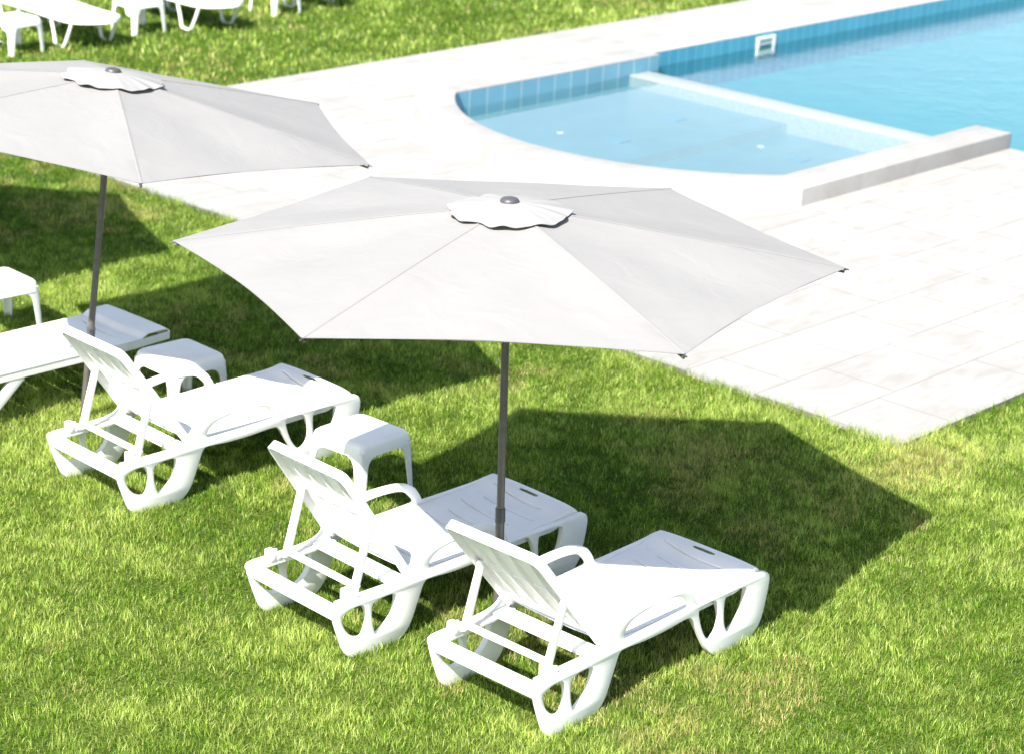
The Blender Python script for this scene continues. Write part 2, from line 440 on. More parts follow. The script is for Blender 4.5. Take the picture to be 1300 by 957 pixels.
quadwall('pool_wall', [(FARA - .01, POOL_B1), (FARA - .01, PB0 + .01), (A_BAY + .004, PB0 + .01), (A_BAY + .004, BOUT0)], -.6, -.002, WALLTILE2)
quadwall('pool_wall', [(A_BAY + .004, POOL_B1), (A_BAY + .01, POOL_B1 - e), (FARA, POOL_B1 - e)], -.6, RIM - .012, WALLTILE2)
quadwall('pool_wall', [(A_BAY + .004, BOUT0), (A_BAY + .004, B0)], -.6, RIM - .02, WALLTILE2)
quadwall('pool_wall', [(A_BAY + .004, B1), (A_BAY + .004, POOL_B1)], -.6, RIM - .02, WALLTILE2)
at_pool(sheet('pool_floor', [(7.3, PB0), (7.3, POOL_B1), (FARA, POOL_B1), (FARA, PB0)], -.36, MAINFLOOR))
mb = MB()
def ab_box(mb, a0, a1, b0, b1, z0, z1):
    v = [W(a, b, z) for z in (z0, z1) for b in (b0, b1) for a in (a0, a1)]
    mb.add(v, [(0, 2, 3, 1), (4, 5, 7, 6), (0, 1, 5, 4), (2, 6, 7, 3), (0, 4, 6, 2), (1, 3, 7, 5)])
# drains and lights in the bay floor
for k, (a, b_) in enumerate(((6.35, 7.05), (5.15, 6.8), (6.35, 5.45))):
    m_ = MB(); z = -.134 if b_ > 6.2 else -.234
    ab_box(m_, a - .09, a + .09, b_ - .09, b_ + .09, z - .01, z + .004)
    at_pool(m_.build('floor_drain', simple('blue_grille', (.09, .19, .25), .5) if k == 0 else bpy.data.materials['blue_grille'], None, 0))
for (a, b_) in ((4.9, 7.35), (6.45, 6.0)):
    m_ = MB(); z = -.134 if b_ > 6.2 else -.234
    c0 = W(a, b_, z + .003); m_.add([c0] + [c0 + Vector((.035 * math.cos(t * math.pi / 8), .035 * math.sin(t * math.pi / 8), 0)) for t in range(16)], [(0, 1 + k, 1 + (k + 1) % 16) for k in range(16)])
    at_pool(m_.build('floor_inlet', RESIN, None, 0))
# skimmer mouth in the far wall
sk = MB(); yb = POOL_B1 - e
for a0, a1, z0, z1 in ((9.62, 9.98, .07, .11), (9.62, 9.98, -.11, -.07), (9.62, 9.67, -.07, .07), (9.93, 9.98, -.07, .07)):
    ab_box(sk, a0, a1, yb - .014, yb - .002, z0, z1)
sko = at_pool(sk.build('skimmer_frame', RESIN, None, 0))
m_ = MB(); ab_box(m_, 9.67, 9.93, yb - .006, yb - .003, -.07, .07)
at_pool(m_.build('skimmer_opening_shade', simple('skimmer_shade', (.09, .2, .22), .6), None, 0))  # flat panel, the shade inside the mouth put into its dark colour
m_ = MB(); ab_box(m_, 9.69, 9.91, yb - .012, yb - .008, .005, .045)
at_pool(m_.build('skimmer_flap', simple('skimmer_flap_grey', (.30, .42, .42), .5), None, 0))
# water surface, one body across bay and main pool
wl = [(7.16, B0 + .003)] + arc_i[::-1][2:-1] + [(7.16, B1 - .003)]
wl = [(x, y) for x, y in wl] + [(A_BAY + .01, B1 - .003), (A_BAY + .01, POOL_B1 - .003), (FARA - .012, POOL_B1 - .008), (FARA - .012, PB0 + .012), (A_BAY + .01, PB0 + .012), (A_BAY + .01, B0 + .003)]
tag(sheet('water', wl, WZ, WATER), kind='structure')

# ------------------------------------------------------------------ reclining sun lounger (u along its length, v across, z up)
def place_uz(me, v0):
    """plate drawn in (u,z) with thickness along local z -> stands upright in the u-z plane at v0"""
    for v in me.vertices:
        u, z, t = v.co; v.co = (u, v0 + t, z)
    me.flip_normals()
SIDE_OUT = [(-.10, .297), (.08, .301), (.28, .307), (.37, .33), (.405, .375), (.44, .415), (.50, .452), (.60, .475), (.72, .487), (.86, .485), (.95, .472), (1.02, .442), (1.065, .39),
            (1.095, .343), (1.15, .336), (1.32, .338), (1.50, .342), (1.60, .350), (1.665, .346), (1.69, .325), (1.697, .28), (1.676, .165), (1.645, .07), (1.58, .012), (1.50, -.01), (1.32, -.01),
            (1.255, .008), (1.20, .055), (1.155, .12), (1.104, .20), (1.06, .265), (1.01, .288), (.85, .278), (.68, .276), (.55, .283), (.495, .275), (.465, .21), (.43, .12), (.395, .05), (.34, .0), (.28, -.01), (.04, -.01), (-.015, .015), (-.055, .10), (-.10, .23)]
H3 = [(.522, .345), (.53, .385), (.565, .415), (.62, .433), (.75, .448), (.88, .444), (.955, .425), (1.005, .385), (1.035, .345), (.98, .336), (.78, .330), (.60, .333)]
H1 = [(1.115, .30), (1.17, .308), (1.235, .305), (1.268, .25), (1.285, .19), (1.275, .14), (1.235, .11), (1.19, .135), (1.15, .20)]
H2 = [(1.335, .305), (1.41, .309), (1.485, .303), (1.492, .26), (1.475, .19), (1.435, .14), (1.38, .105), (1.345, .15), (1.332, .22)]
H4 = [(-.05, .225), (-.02, .247), (.03, .256), (.075, .25), (.098, .20), (.10, .15), (.08, .10), (.03, .115), (-.02, .16)]
H5 = [(.155, .245), (.22, .258), (.285, .255), (.292, .21), (.27, .15), (.225, .11), (.18, .085), (.16, .13), (.152, .19)]
def grow(h, k=.012):
    cx = sum(p[0] for p in h) / len(h); cz = sum(p[1] for p in h) / len(h)
    if h is H3: return h
    return [(x + k * (x - cx) / math.hypot(x - cx, z - cz), z + k * (z - cz) / math.hypot(x - cx, z - cz)) for x, z in h]
def make_lounger():
    root = empty('sun_lounger', (0, 0, 0))
    for s in (-1, 1):
        me = plate([catmull(SIDE_OUT, 4)] + [catmull(grow(h), 3) for h in (H1, H2, H3, H4, H5)], .038, .006)
        place_uz(me, s * .342); smooth(me, 30); me.materials.append(RESIN)
        link(bpy.data.objects.new('side_frame', me), root)
    # moulded seat panel with shallow cross grooves, rolled foot end and a carry slot
    us = list(np.arange(.44, 1.12, .004)) + list(np.arange(1.12, 1.70, .003)) + [1.703, 1.706]
    vs = [-.3195, -.3195] + list(np.linspace(-.312, .312, 45)) + [.3195, .3195]
    gro = [(.58, .2, 0), (.72, .2, 1), (.86, .2, 0), (1.00, .21, 1), (1.13, .21, 0), (1.265, .21, 1), (1.40, .21, 0), (1.52, .2, 1)]
    V = []; F = []; nu, nv = len(us), len(vs)
    for i, u in enumerate(us):
        zc = .338 - .010 * math.sin(min(1, max(0, (u - .5) / .9)) * math.pi)
        if u > 1.44:
            t = min(1, (u - 1.44) / .16); zc += .036 * t * t * (3 - 2 * t)
        if u > 1.62:
            t = (u - 1.62) / .08; zc -= .045 * t * t
        for j, v in enumerate(vs):
            z = zc - .012 * (1 - (v / .32) ** 2) * (1 if u < 1.5 else max(0, 1 - (u - 1.5) / .1))
            uu = u
            for gu, gw, sd in gro:
                c_ = gu + .028 * (v / .3) ** 2 * (1 if True else 1) + .02 * (v / .3)
                w_ = gw if True else 0
                if -w_ + (.03 if sd else -.03) < v < w_ + (.03 if sd else -.03) and abs(u - c_) < .0055: z -= .022
            if u > 1.60: uu = 1.60 + (u - 1.60) * (1 - .35 * (abs(v) / .32) ** 4)
            if j in (0, nv - 1): z = zc - .06
            if i == nu - 1: z = min(z, zc) - .05
            V.append((uu, v, z))
    hole = set()
    for i in range(nu - 1):
        for j in range(nv - 1):
            uc, vc = (us[i] + us[i + 1]) / 2, (vs[j] + vs[j + 1]) / 2
            if abs(vc) < .07 and abs(uc - 1.592) < .013 * math.sqrt(max(0, 1 - (vc / .078) ** 4)): continue
            F.append((i * nv + j, (i + 1) * nv + j, (i + 1) * nv + j + 1, i * nv + j + 1))
    o = mesh_obj('seat', V, F, RESIN, root, 30, [solid(.004, -1)]); baked(o, 30)
    # frame cross pieces
    m = MB()
    m.box(-.112, -.062, -.358, .358, .268, .296); m.box(-.105, -.09, -.36, .36, .225, .27)
    m.build('rear_crossbar', RESIN, root, 30, [bevel(.008)])
    m = MB(); m.box(.30, .41, -.318, .318, .288, .312); m.box(.395, .41, -.318, .318, .25, .29)
    m.build('middle_crossbar', RESIN, root, 30, [bevel(.006)])
    m = MB()
    for s in (-1, 1): m.box(-.05, .44, s * .30 - .02, s * .30 + .02, .270, .298)
    m.build('prop_rail', RESIN, root, 30, [bevel(.005)])
    for s in (-1, 1):
        m = MB(); m.box(-.01, .032, s * .305 - .030, s * .305 + .026, .296, .358); m.box(.032, .068, s * .305 - .030, s * .305 - .012, .296, .342); m.box(.032, .068, s * .305 + .010, s * .305 + .026, .296, .342)
        m.build('rail_notch', RESIN, root, 30, [bevel(.006)])
    return root
BL = .765
def make_back(root, ang):
    """backrest (hinged at the seat, leaning back by ang from the vertical) with its prop"""
    hu, hz = .432, .345
    du, dz = -math.sin(ang), math.cos(ang)           # up along the back
    nu_, nz_ = -math.cos(ang), -math.sin(ang)        # towards the back side
    def P(s, v, w): return Vector((hu + du * s + nu_ * w, v, hz + dz * s + nz_ * w))
    ss = np.linspace(0, BL, 46); vs = np.linspace(-.302, .302, 33)
    V = []; F = []
    for s in ss:
        for v in vs:
            w = .010 * (1 - (v / .302) ** 2) * math.sin(math.pi * min(1, max(0, s / BL))) ** .6
            hw = 1.0 if s < BL - .05 else 1 - .10 * ((s - BL + .05) / .05) ** 2
            V.append(P(s, v * hw, w))
    n = len(vs)
    for i in range(len(ss) - 1):
        for j in range(n - 1):
            F.append((i * n + j, i * n + j + 1, (i + 1) * n + j + 1, (i + 1) * n + j))
    me_o = mesh_obj('backrest', V, F, RESIN, root, 40, [solid(.006, 0)]); baked(me_o, 40)
    m = MB()
    def lip(p0, p1, p2, p3, d):
        # flange running round the edge, d deep toward the back
        pass
    edge = [(0.0, -.302), (BL - .05, -.302), (BL - .012, -.288), (BL, -.262), (BL, .262), (BL - .012, .288), (BL - .05, .302), (0.0, .302)]
    n0 = len(edge); V = []; F = []
    for k, (s, v) in enumerate(edge):
        i_s = s - (.008 if s > BL - .04 else 0); i_v = v - math.copysign(.010, v)
        for (a, b_, w) in ((s, v, -.006), (s, v, .045), (i_s, i_v, .045), (i_s, i_v, -.006)): V.append(P(a, b_, w))
    for k in range(n0 - 1):
        for q in range(4):
            F.append((4 * k + q, 4 * k + (q + 1) % 4, 4 * k + 4 + (q + 1) % 4, 4 * k + 4 + q))
    F += [(3, 2, 1, 0), tuple(4 * (n0 - 1) + q for q in range(4))]
    o = mesh_obj('backrest_flange', V, F, RESIN, me_o, 30, [bevel(.003, 1)]); baked(o, 30)
    m = MB()
    for v in (-.19, -.065, .065, .19):
        pts = []
        for k in range(13):
            s = .03 + (BL - .06) * k / 12
            pts.append((s, .010 * (1 - (v / .302) ** 2) * math.sin(math.pi * s / BL) ** .6))
        VV = []; FF = []
        for k, (s, w) in enumerate(pts):
            h = .022 * math.sin(math.pi * k / 12) ** .3 + .001
            for (dv, ww) in ((-.005, w), (-.0025, w + h), (.0025, w + h), (.005, w)): VV.append(P(s, v + dv, ww))
            if k:
                for q in range(3): FF.append((4 * k - 4 + q, 4 * k - 3 + q, 4 * k + 1 + q, 4 * k + q))
        m.add(VV, FF)
    for s in (.12, .40, .66):
        a, b_ = P(s, 0, .018 + .012), P(s, 0, .018)
        VV = []; FF = []
        for k in range(15):
            v = -.27 + .54 * k / 14; w = .010 * (1 - (v / .302) ** 2) * math.sin(math.pi * s / BL) ** .6
            for (dss, ww) in ((-.004, w), (-.002, w + .008), (.002, w + .008), (.004, w)): VV.append(P(s + dss, v, ww))
            if k:
                for q in range(3): FF.append((4 * k - 4 + q, 4 * k - 3 + q, 4 * k + 1 + q, 4 * k + q))
        m.add(VV, FF)
    m.build('backrest_rib', RESIN, me_o, 30)
    # prop: two bars and a cross piece, hinged on the back and standing on the rails
    st = P(.39, 0, .035); sb = Vector((st.x - .095, 0, .300))
    pr = MB()
    for s in (-1, 1):
        pr.bar((st.x + .01, s * .275, st.z + .03), (sb.x, s * .272, sb.z), .022, .042, (1, 0, 0), .024, .048)
        pr.box(sb.x + .035, sb.x + .05, s * .272 - .006, s * .272 + .006, sb.z + .1, sb.z + .14)
    pr.bar((sb.x + .028, -.27, sb.z + .022), (sb.x + .028, .27, sb.z + .022), .045, .018)
    pr.build('backrest_prop', RESIN, root, 30, [bevel(.005)])
    for s in (-1, 1):
        k = MB(); k.tube([(hu, s * .296, hz - .005), (hu, s * .330, hz - .005)], .024, 16)
        k.build('hinge_knob', RESIN, root, 40, [bevel(.004)])
specs = [(-4.328, 2.71, -2.7, 36.0, 'white resin sun lounger between the two low square tables, raised back left of the middle'),
         (-4.640, .567, -2.9, 34.5, 'white resin sun lounger in the middle of the front lawn, foot behind the pole'),
         (-4.518, -.659, 0.04, 40.5, 'white resin sun lounger nearest the camera, its raised back in front of the umbrella pole')]
for i, (a, b_, d, ang, lab) in enumerate(specs):
    if i == 0: proto = make_lounger(); o = proto; kids = children(proto)
    else:
        o = proto.copy(); col.objects.link(o)
        for ch in kids:
            c_ = ch.copy(); col.objects.link(c_); c_.parent = o
    o.location = W(a, b_, -.028); o.rotation_euler = (0, 0, TH + R(d))
    make_back(o, R(ang))
    tag(o, lab, 'sun lounger', 'armchair style sun loungers with raised backs')

# ------------------------------------------------------------------ flat sun lounger
def make_flat(name='flat_sun_lounger', round_end=True):
    root = empty(name, (0, 0, 0))
    L = 1.90
    us = list(np.arange(0, L - .12, .0065)) + list(np.linspace(L - .12, L, 22)); vs = np.linspace(-.325, .325, 29)
    V = []; F = []
    for i, u in enumerate(us):
        for j, v in enumerate(vs):
            z = .345 - .012 * (1 - (v / .325) ** 2)
            if u > 1.62: t = min(1, (u - 1.62) / .07); z += .03 * t * t * (3 - 2 * t)
            if u > L - .05: z -= .03 * ((u - L + .05) / .05) ** 2
            uu = u
            if round_end and u > L - .22: uu = L - .22 + (u - L + .22) * (1 - .14 * (abs(v) / .325) ** 3)
            V.append((uu, v, z))
    n = len(vs); slots = [.16 + .125 * k for k in range(12)]
    for i in range(len(us) - 1):
        for j in range(n - 1):
            uc, vc = (us[i] + us[i + 1]) / 2, (vs[j] + vs[j + 1]) / 2
            if any(abs(uc - (s0 + .03 * (vc / .3) ** 2 + .015 * vc / .3)) < .0055 for s0 in slots) and abs(vc) < .235: continue
            F.append((i * n + j, (i + 1) * n + j, (i + 1) * n + j + 1, i * n + j + 1))
    o = mesh_obj('bed', V, F, RESIN, root, 50, [solid(.007, -1)]); baked(o, 50)
    pts = []
    for v, s in [(-.322, 1)]:
        pass
    ring = [(0.0, -.322), (1.6, -.322)] + [(L - .22 + .215 * (1 - .14 * (abs(v) / .325) ** 3), v) for v in np.linspace(-.322, .322, 17)] + [(1.6, .322), (0, .322)]
    zt = lambda u: .338 + (.03 * min(1, max(0, (u - 1.62) / .07)))
    V = []; F = []
    cx, cy = .9, 0
    for k, (u, v) in enumerate(ring):
        iu, iv = u - .02 * (1 if u > 1.65 else -1 if u < .1 else 0), v * .95
        z = zt(u) if u < L - .1 else .35
        V += [(u, v, z), (u, v, z - .055), (iu, iv, z - .055), (iu, iv, z - .004)]
    m = len(ring)
    for k in range(m):
        for q in range(4):
            a = 4 * k; b_ = 4 * ((k + 1) % m); F.append((a + q, a + (q + 1) % 4, b_ + (q + 1) % 4, b_ + q))
    o = mesh_obj('bed_frame', V, F, RESIN, root, 35, [bevel(.004, 1)]); baked(o, 35)
    for (u0, u1) in ((.70, .36), (1.38, 1.66)):
        for s in (-1, 1):
            m = MB(); m.bar((u0, s * .30, .30), (u1, s * .325, .0), .032, .085, (1, 0, 0), .028, .055)
            m.build('leg', RESIN, root, 35, [bevel(.008)])
    m = MB(); m.box(.70, .74, -.30, .30, .25, .285); m.box(1.34, 1.38, -.30, .30, .25, .285)
    m.build('under_brace', RESIN, root, 35, [bevel(.006)])
    return root
fl = make_flat()
fl.location = W(-4.66, 4.30, -.028); fl.rotation_euler = (0, 0, TH + R(-1.0))
tag(fl, 'flat slatted white sun lounger behind the left umbrella pole, cut by the photo edge', 'sun lounger')

# ------------------------------------------------------------------ low square tables
def make_table(h=.385, s=.42):
    root = empty('low_table', (0, 0, 0))
    hs = s / 2
    prof = [(0.0, h), (hs - .045, h), (hs - .02, h - .004), (hs - .006, h - .016), (hs, h - .03), (hs + .006, h - .085), (hs + .002, h - .088), (hs - .006, h - .03)]
    def rr(r_, n=6):
        # rounded square of half size r_
        pts = []; c = min(.045, r_ * .4)
        for q in range(4):
            for k in range(n + 1):
                t = math.pi / 2 * (q + k / n)
                cx = (r_ - c) * (1 if q in (0, 3) else -1); cy = (r_ - c) * (1 if q in (0, 1) else -1)
                pts.append((cx + c * math.cos(t), cy + c * math.sin(t)))
        return pts
    V = [(0, 0, h)]; F = []; m = 28
    for r_, z in prof[1:]:
        V += [(x, y, z) for x, y in rr(r_)]
    for k in range(m): F.append((0, 1 + k, 1 + (k + 1) % m))
    for i in range(len(prof) - 2):
        for k in range(m):
            a = 1 + i * m + k; b_ = 1 + i * m + (k + 1) % m; F.append((a, b_, b_ + m, a + m))
    mesh_obj('table_top', V, F, RESIN, root, 40)
    for q in range(4):
        ang = q * math.pi / 2; M = Matrix.Rotation(ang, 3, 'Z')
        # L-shaped leg: arms on two sides, widening into an arch under the top
        lv = [(h - .05, .135, .0), (h - .085, .125, .001), (h - .10, .085, .002), (h - .125, .066, .004), (h - .16, .058, .006), (.12, .050, .012), (0.0, .042, .018)]
        V = []; F = []
        for z, w, o_ in lv:
            c = hs + .002 + o_; t = .009
            V += [M @ Vector(p) for p in ((c, c - w, z), (c, c - .018, z), (c - .006, c - .006, z), (c - .018, c, z), (c - w, c, z), (c - w, c - t, z), (c - .02, c - t - .006, z), (c - t - .006, c - .02, z), (c - t, c - w, z))]
        n = 9
        for i in range(len(lv) - 1):
            for k in range(n):
                F.append((i * n + k, i * n + (k + 1) % n, (i + 1) * n + (k + 1) % n, (i + 1) * n + k))
        F.append(tuple(range(n))); F.append(tuple((len(lv) - 1) * n + k for k in range(n - 1, -1, -1)))
        mesh_obj('leg', V, F, RESIN, root, 50)
    return root
tb = make_table(); tkids = children(tb)
tabs = [(-3.115, 1.775, 2, 'low square white table between the two nearest pairs of loungers, mostly sunlit'),
        (-3.06, 3.52, -3, 'low square white table in umbrella shade beside the left umbrella pole'),
        (-3.06, 5.53, -4, 'low square white table cut by the left photo edge on the near lawn'),
        (2.50, 13.20, 3, 'low white table at the top left corner of the photo, across the far lawn'),
        (4.30, 13.34, -2, 'low white table with thick leg between the two far rounded loungers'),
        (6.36, 13.32, 2, 'low white table right of the far loungers, only its legs in frame')]
for i, (a, b_, d, lab) in enumerate(tabs):
    if i == 0: o = tb
    else:
        o = tb.copy(); col.objects.link(o)
        for ch in tkids:
            c_ = ch.copy(); col.objects.link(c_); c_.parent = o
    o.location = W(a, b_, -.028); o.rotation_euler = (0, 0, TH + R(d))
    if i == 0: o.location.z = -.028
    tag(o, lab, 'low table', 'low white resin tables beside the loungers')

# ------------------------------------------------------------------ far row: rounded loungers with looped legs
def make_far():
    root = empty('rounded_sun_lounger', (0, 0, 0))
    L = 1.95; V = []; F = []
    us = np.linspace(0, L, 90); vs = np.linspace(-1, 1, 25)
    def half(u): return .335 * (1 - .0 * u) if u < L - .38 else .335 * max(.0, 1 - ((u - L + .38) / .38) ** 2.4) ** .55
    for u in us:
        for v in vs:
            hw = max(half(u), .03); vv = v * hw
            z = .30 - .012 * (1 - v * v) + .015 * math.sin(u * 3)
            V.append((u, vv, z))
    n = len(vs)
    for i in range(len(us) - 1):
        for j in range(n - 1):
            uc = (us[i] + us[i + 1]) / 2
            F.append((i * n + j, (i + 1) * n + j, (i + 1) * n + j + 1, i * n + j + 1))
    o = mesh_obj('bed', V, F, RESIN, root, 50, [solid(.038, -1), bevel(.012, 2)]); baked(o, 50)
    for u0 in (.35, 1.32):
        for s in (-1, 1):
            m = MB()
            pts = catmull([(u0, s * .30, .28), (u0 + .06, s * .31, .12), (u0 + .09, s * .315, .02), (u0 + .14, s * .315, .0), (u0 + .22, s * .315, .0), (u0 + .26, s * .315, .03), (u0 + .32, s * .31, .15), (u0 + .37, s * .30, .28)], 4, False)
            m.tube(pts, .019, 10)
            m.build('leg_loop', RESIN, root, 50)
    return root
fr0 = make_far(); fkids = children(fr0)
fars = [(3.36, 14.62, -90, 'rounded white sun lounger second object from the left in the far row at top left'),
        (5.07, 14.60, -88, 'rounded white sun lounger right of the thick legged table in the far row'),
        (7.15, 14.98, -93, 'rounded white sun lounger at the right end of the far row, tip only')]
for i, (a, b_, d, lab) in enumerate(fars):
    if i == 0: o = fr0
    else:
        o = fr0.copy(); col.objects.link(o)
        for ch in fkids:
            c_ = ch.copy(); col.objects.link(c_); c_.parent = o
    o.location = W(a, b_, -.028); o.rotation_euler = (0, 0, TH + R(d))
    tag(o, lab, 'sun lounger', 'rounded sun loungers in the far row')

# ------------------------------------------------------------------ umbrellas
RU = 1.68; RISE = .25
def make_umbrella():
    root = empty('garden_umbrella', (0, 0, 0))
    H = 1.95                                            # height of the rib tips above the lawn
    def rib_z(rho): return H + RISE * (1 - rho ** 1.12)
    NR, NS = 30, 16
    rhos = [.02] + [k / NR for k in range(1, NR + 1)]
    V = []; F = []; na = 6 * NS
    for i, rho in enumerate(rhos):
        for k in range(na):
            ph = 2 * math.pi * k / na; sec = (k % NS) / NS; loc = abs(sec - .5) * 2      # 1 on a rib, 0 mid panel
            la = (sec - .5) * math.pi / 3
            chord = math.cos(math.pi / 6) / math.cos(la)                  # straight edge between tips
            scal = 1 - .028 * (1 - loc ** 2) * rho ** 1.5                   # edge cut a little inward
            rr = rho * chord * scal * RU
            z = rib_z(rho * scal) - .012 * (1 - loc ** 2) * math.sin(math.pi * rho) + .0
            # faint tension folds radiating from the tips
            fold = .007 * math.sin(9 * la + 2.1 * (k // NS)) * math.exp(-((rho - .75) / .25) ** 2) * (1 - loc ** 2)
            V.append((rr * math.cos(ph), rr * math.sin(ph), z + fold))
    for i in range(len(rhos) - 1):
        for k in range(na):
            F.append((i * na + k, i * na + (k + 1) % na, (i + 1) * na + (k + 1) % na, (i + 1) * na + k))
    F = [tuple(reversed(f)) for f in F]
    o = mesh_obj('canopy', V, F, FABRIC, root, 12); 
    # hem: narrow doubled edge hanging from the rim
    V = []; F = []
    for k in range(na):
        x, y, z = [0] * 3
        rho = 1; sec = (k % NS) / NS; loc = abs(sec - .5) * 2; la = (sec - .5) * math.pi / 3
        rr = math.cos(math.pi / 6) / math.cos(la) * (1 - .028 * (1 - loc ** 2)) * RU; ph = 2 * math.pi * k / na
        z = rib_z(1 - .028 * (1 - loc ** 2))
        for dr, dz in ((.0, .0), (-.001, -.0012), (-.025, -.003), (-.025, -.0015)): V.append(((rr + dr) * math.cos(ph), (rr + dr) * math.sin(ph), z + dz - .001 + (-dr * RISE / RU if dr < -.01 else 0)))
    for k in range(na):
        for q in range(4): F.append((4 * k + q, 4 * k + (q + 1) % 4, 4 * ((k + 1) % na) + (q + 1) % 4, 4 * ((k + 1) % na) + q))
    mesh_obj('hem', V, F, FABRIC, o, 30)
    # seams along the ribs
    m = MB()
    for q in range(6):
        a = q * math.pi / 3; d = Vector((math.cos(a), math.sin(a), 0)); sd = Vector((-math.sin(a), math.cos(a), 0))
        VV = []; FF = []
        for k in range(25):
            rho = .15 + .85 * k / 24; c_ = d * rho * RU + Vector((0, 0, rib_z(rho)))
            VV += [c_ - sd * .009 + Vector((0, 0, .0005)), c_ + Vector((0, 0, .0035)), c_ + sd * .009 + Vector((0, 0, .0005))]
            if k: FF += [(3 * k - 3, 3 * k - 2, 3 * k + 1, 3 * k), (3 * k - 2, 3 * k - 1, 3 * k + 2, 3 * k + 1)]
        m.add(VV, FF)
    m.build('seam', FABRIC, o, 60)
    # ruffled vent cap
    V = []; F = []; na2 = 144; rs = [.0, .03, .06, .1, .15, .2, .25, .285, .305]
    for i, r_ in enumerate(rs):
        for k in range(na2):
            ph = 2 * math.pi * k / na2; t = r_ / .305
            amp = .009 * t ** 2.5
            ruf = amp * (math.sin(11 * ph + .6 * math.sin(3 * ph)) + .5 * math.sin(19 * ph + 1.3))
            z = H + RISE + .022 - .012 * t - .034 * t ** 2.2 + ruf * .55
            rr = r_ * (1 + .035 * math.sin(7 * ph + .5) * t + .02 * math.sin(13 * ph) * t)
            V.append((rr * math.cos(ph), rr * math.sin(ph), z))
    for i in range(len(rs) - 1):
        for k in range(na2):
            F.append((i * na2 + k, (i + 1) * na2 + k, (i + 1) * na2 + (k + 1) % na2, i * na2 + (k + 1) % na2))
    cap = mesh_obj('vent_cap', V, F, CAPFABRIC, root, 60, [solid(.003, -1)]); baked(cap, 60)
    m = MB(); zt = H + RISE + .022
    m.tube([(0, 0, zt - .01), (0, 0, zt + .008), (0, 0, zt + .016), (0, 0, zt + .021), (0, 0, zt + .023)], [.048, .047, .040, .024, .004], 20)
    m.build('finial', DARK, cap, 40)
    # pole with sleeve joint
    m = MB(); m.tube([(0, 0, .0), (0, 0, .53)], .0235, 18)
    pl = m.build('pole', POLE, root, 40)
    m = MB(); m.tube([(0, 0, .51), (0, 0, .59)], .0265, 18); m.tube([(.006, -.024, .575), (.006, -.034, .575)], .006, 8)
    m.build('pole_joint', DARK, pl, 40, [bevel(.002, 1)])
    m = MB(); m.tube([(0, 0, .59), (0, 0, H + RISE + .02)], .0205, 18)
    m.build('upper_pole', POLE, pl, 40)
    m = MB(); m.tube([(0, 0, H + .10), (0, 0, H + .17)], .045, 18)
    m.build('rib_hub', DARK, root, 40, [bevel(.004, 1)])
    m = MB(); m.tube([(0, 0, H - .30), (0, 0, H - .24)], .04, 18)
    m.build('runner', DARK, root, 40, [bevel(.004, 1)])
    for q in range(6):
        a = q * math.pi / 3; d = Vector((math.cos(a), math.sin(a), 0))
        m = MB(); pts = [d * (rho * RU) + Vector((0, 0, rib_z(rho) - .022)) for rho in np.linspace(.03, .995, 14)]
        m.tube(pts, .007, 6)
        rb = m.build('rib', POLE, root, 40)
        m = MB(); m.tube([d * .04 + Vector((0, 0, H - .27)), d * RU * .52 + Vector((0, 0, rib_z(.52) - .03))], .006, 6)
        m.build('strut', POLE, rb, 40)
        m = MB(); m.tube([d * (RU * .992) + Vector((0, 0, H - .008)), d * (RU * 1.008) + Vector((0, 0, H - .008))], [.006, .004], 8)
        m.build('rib_tip', DARK, rb, 40)
    return root
um = make_umbrella()
def kids_of(o): return [(c, kids_of(c)) for c in children(o)]
ukids = kids_of(um)
def cp_kids(lst, par):
    for c, sub in lst:
        d = c.copy(); col.objects.link(d); d.parent = par; cp_kids(sub, d)
us_ = [((-.04104, 10.810124), 1.960654, -.028865, (.017146, -.009573), 'white hexagonal garden umbrella in the middle, over the two nearest loungers'),
       ((-2.520291, 13.468709), 1.926917, -.237494, (-.088443, -.037339), 'white hexagonal garden umbrella at the left, leaning, beside the shaded low table'),
       (None, 1.95, -.10, (-.02, 0), 'white hexagonal garden umbrella farthest left, seen only by its shadow on the lawn')]
for i, (c, z, rot, t, lab) in enumerate(us_):
    if c is None:
        w_ = W(-3.72, 7.22); c = (w_.x, w_.y)
    if i == 0: o = um
    else: o = um.copy(); col.objects.link(o); cp_kids(ukids, o)
    n = Vector((-t[0], -t[1], 1)).normalized()
    cc = Vector((c[0], c[1], z)); k = 1.95
    o.rotation_mode = 'QUATERNION'
    q = n.to_track_quat('Z', 'Y')
    # keep the heading: rib 0 points along rot in the ground plane
    xd = Vector((math.cos(rot), math.sin(rot), 0)); xd = (xd - n * xd.dot(n)).normalized(); yd = n.cross(xd)
    M = Matrix((xd, yd, n)).transposed()
    o.rotation_quaternion = M.to_quaternion()
    o.location = cc - n * 1.95
    tag(o, lab, 'garden umbrella', 'white hexagonal umbrellas along the lawn')

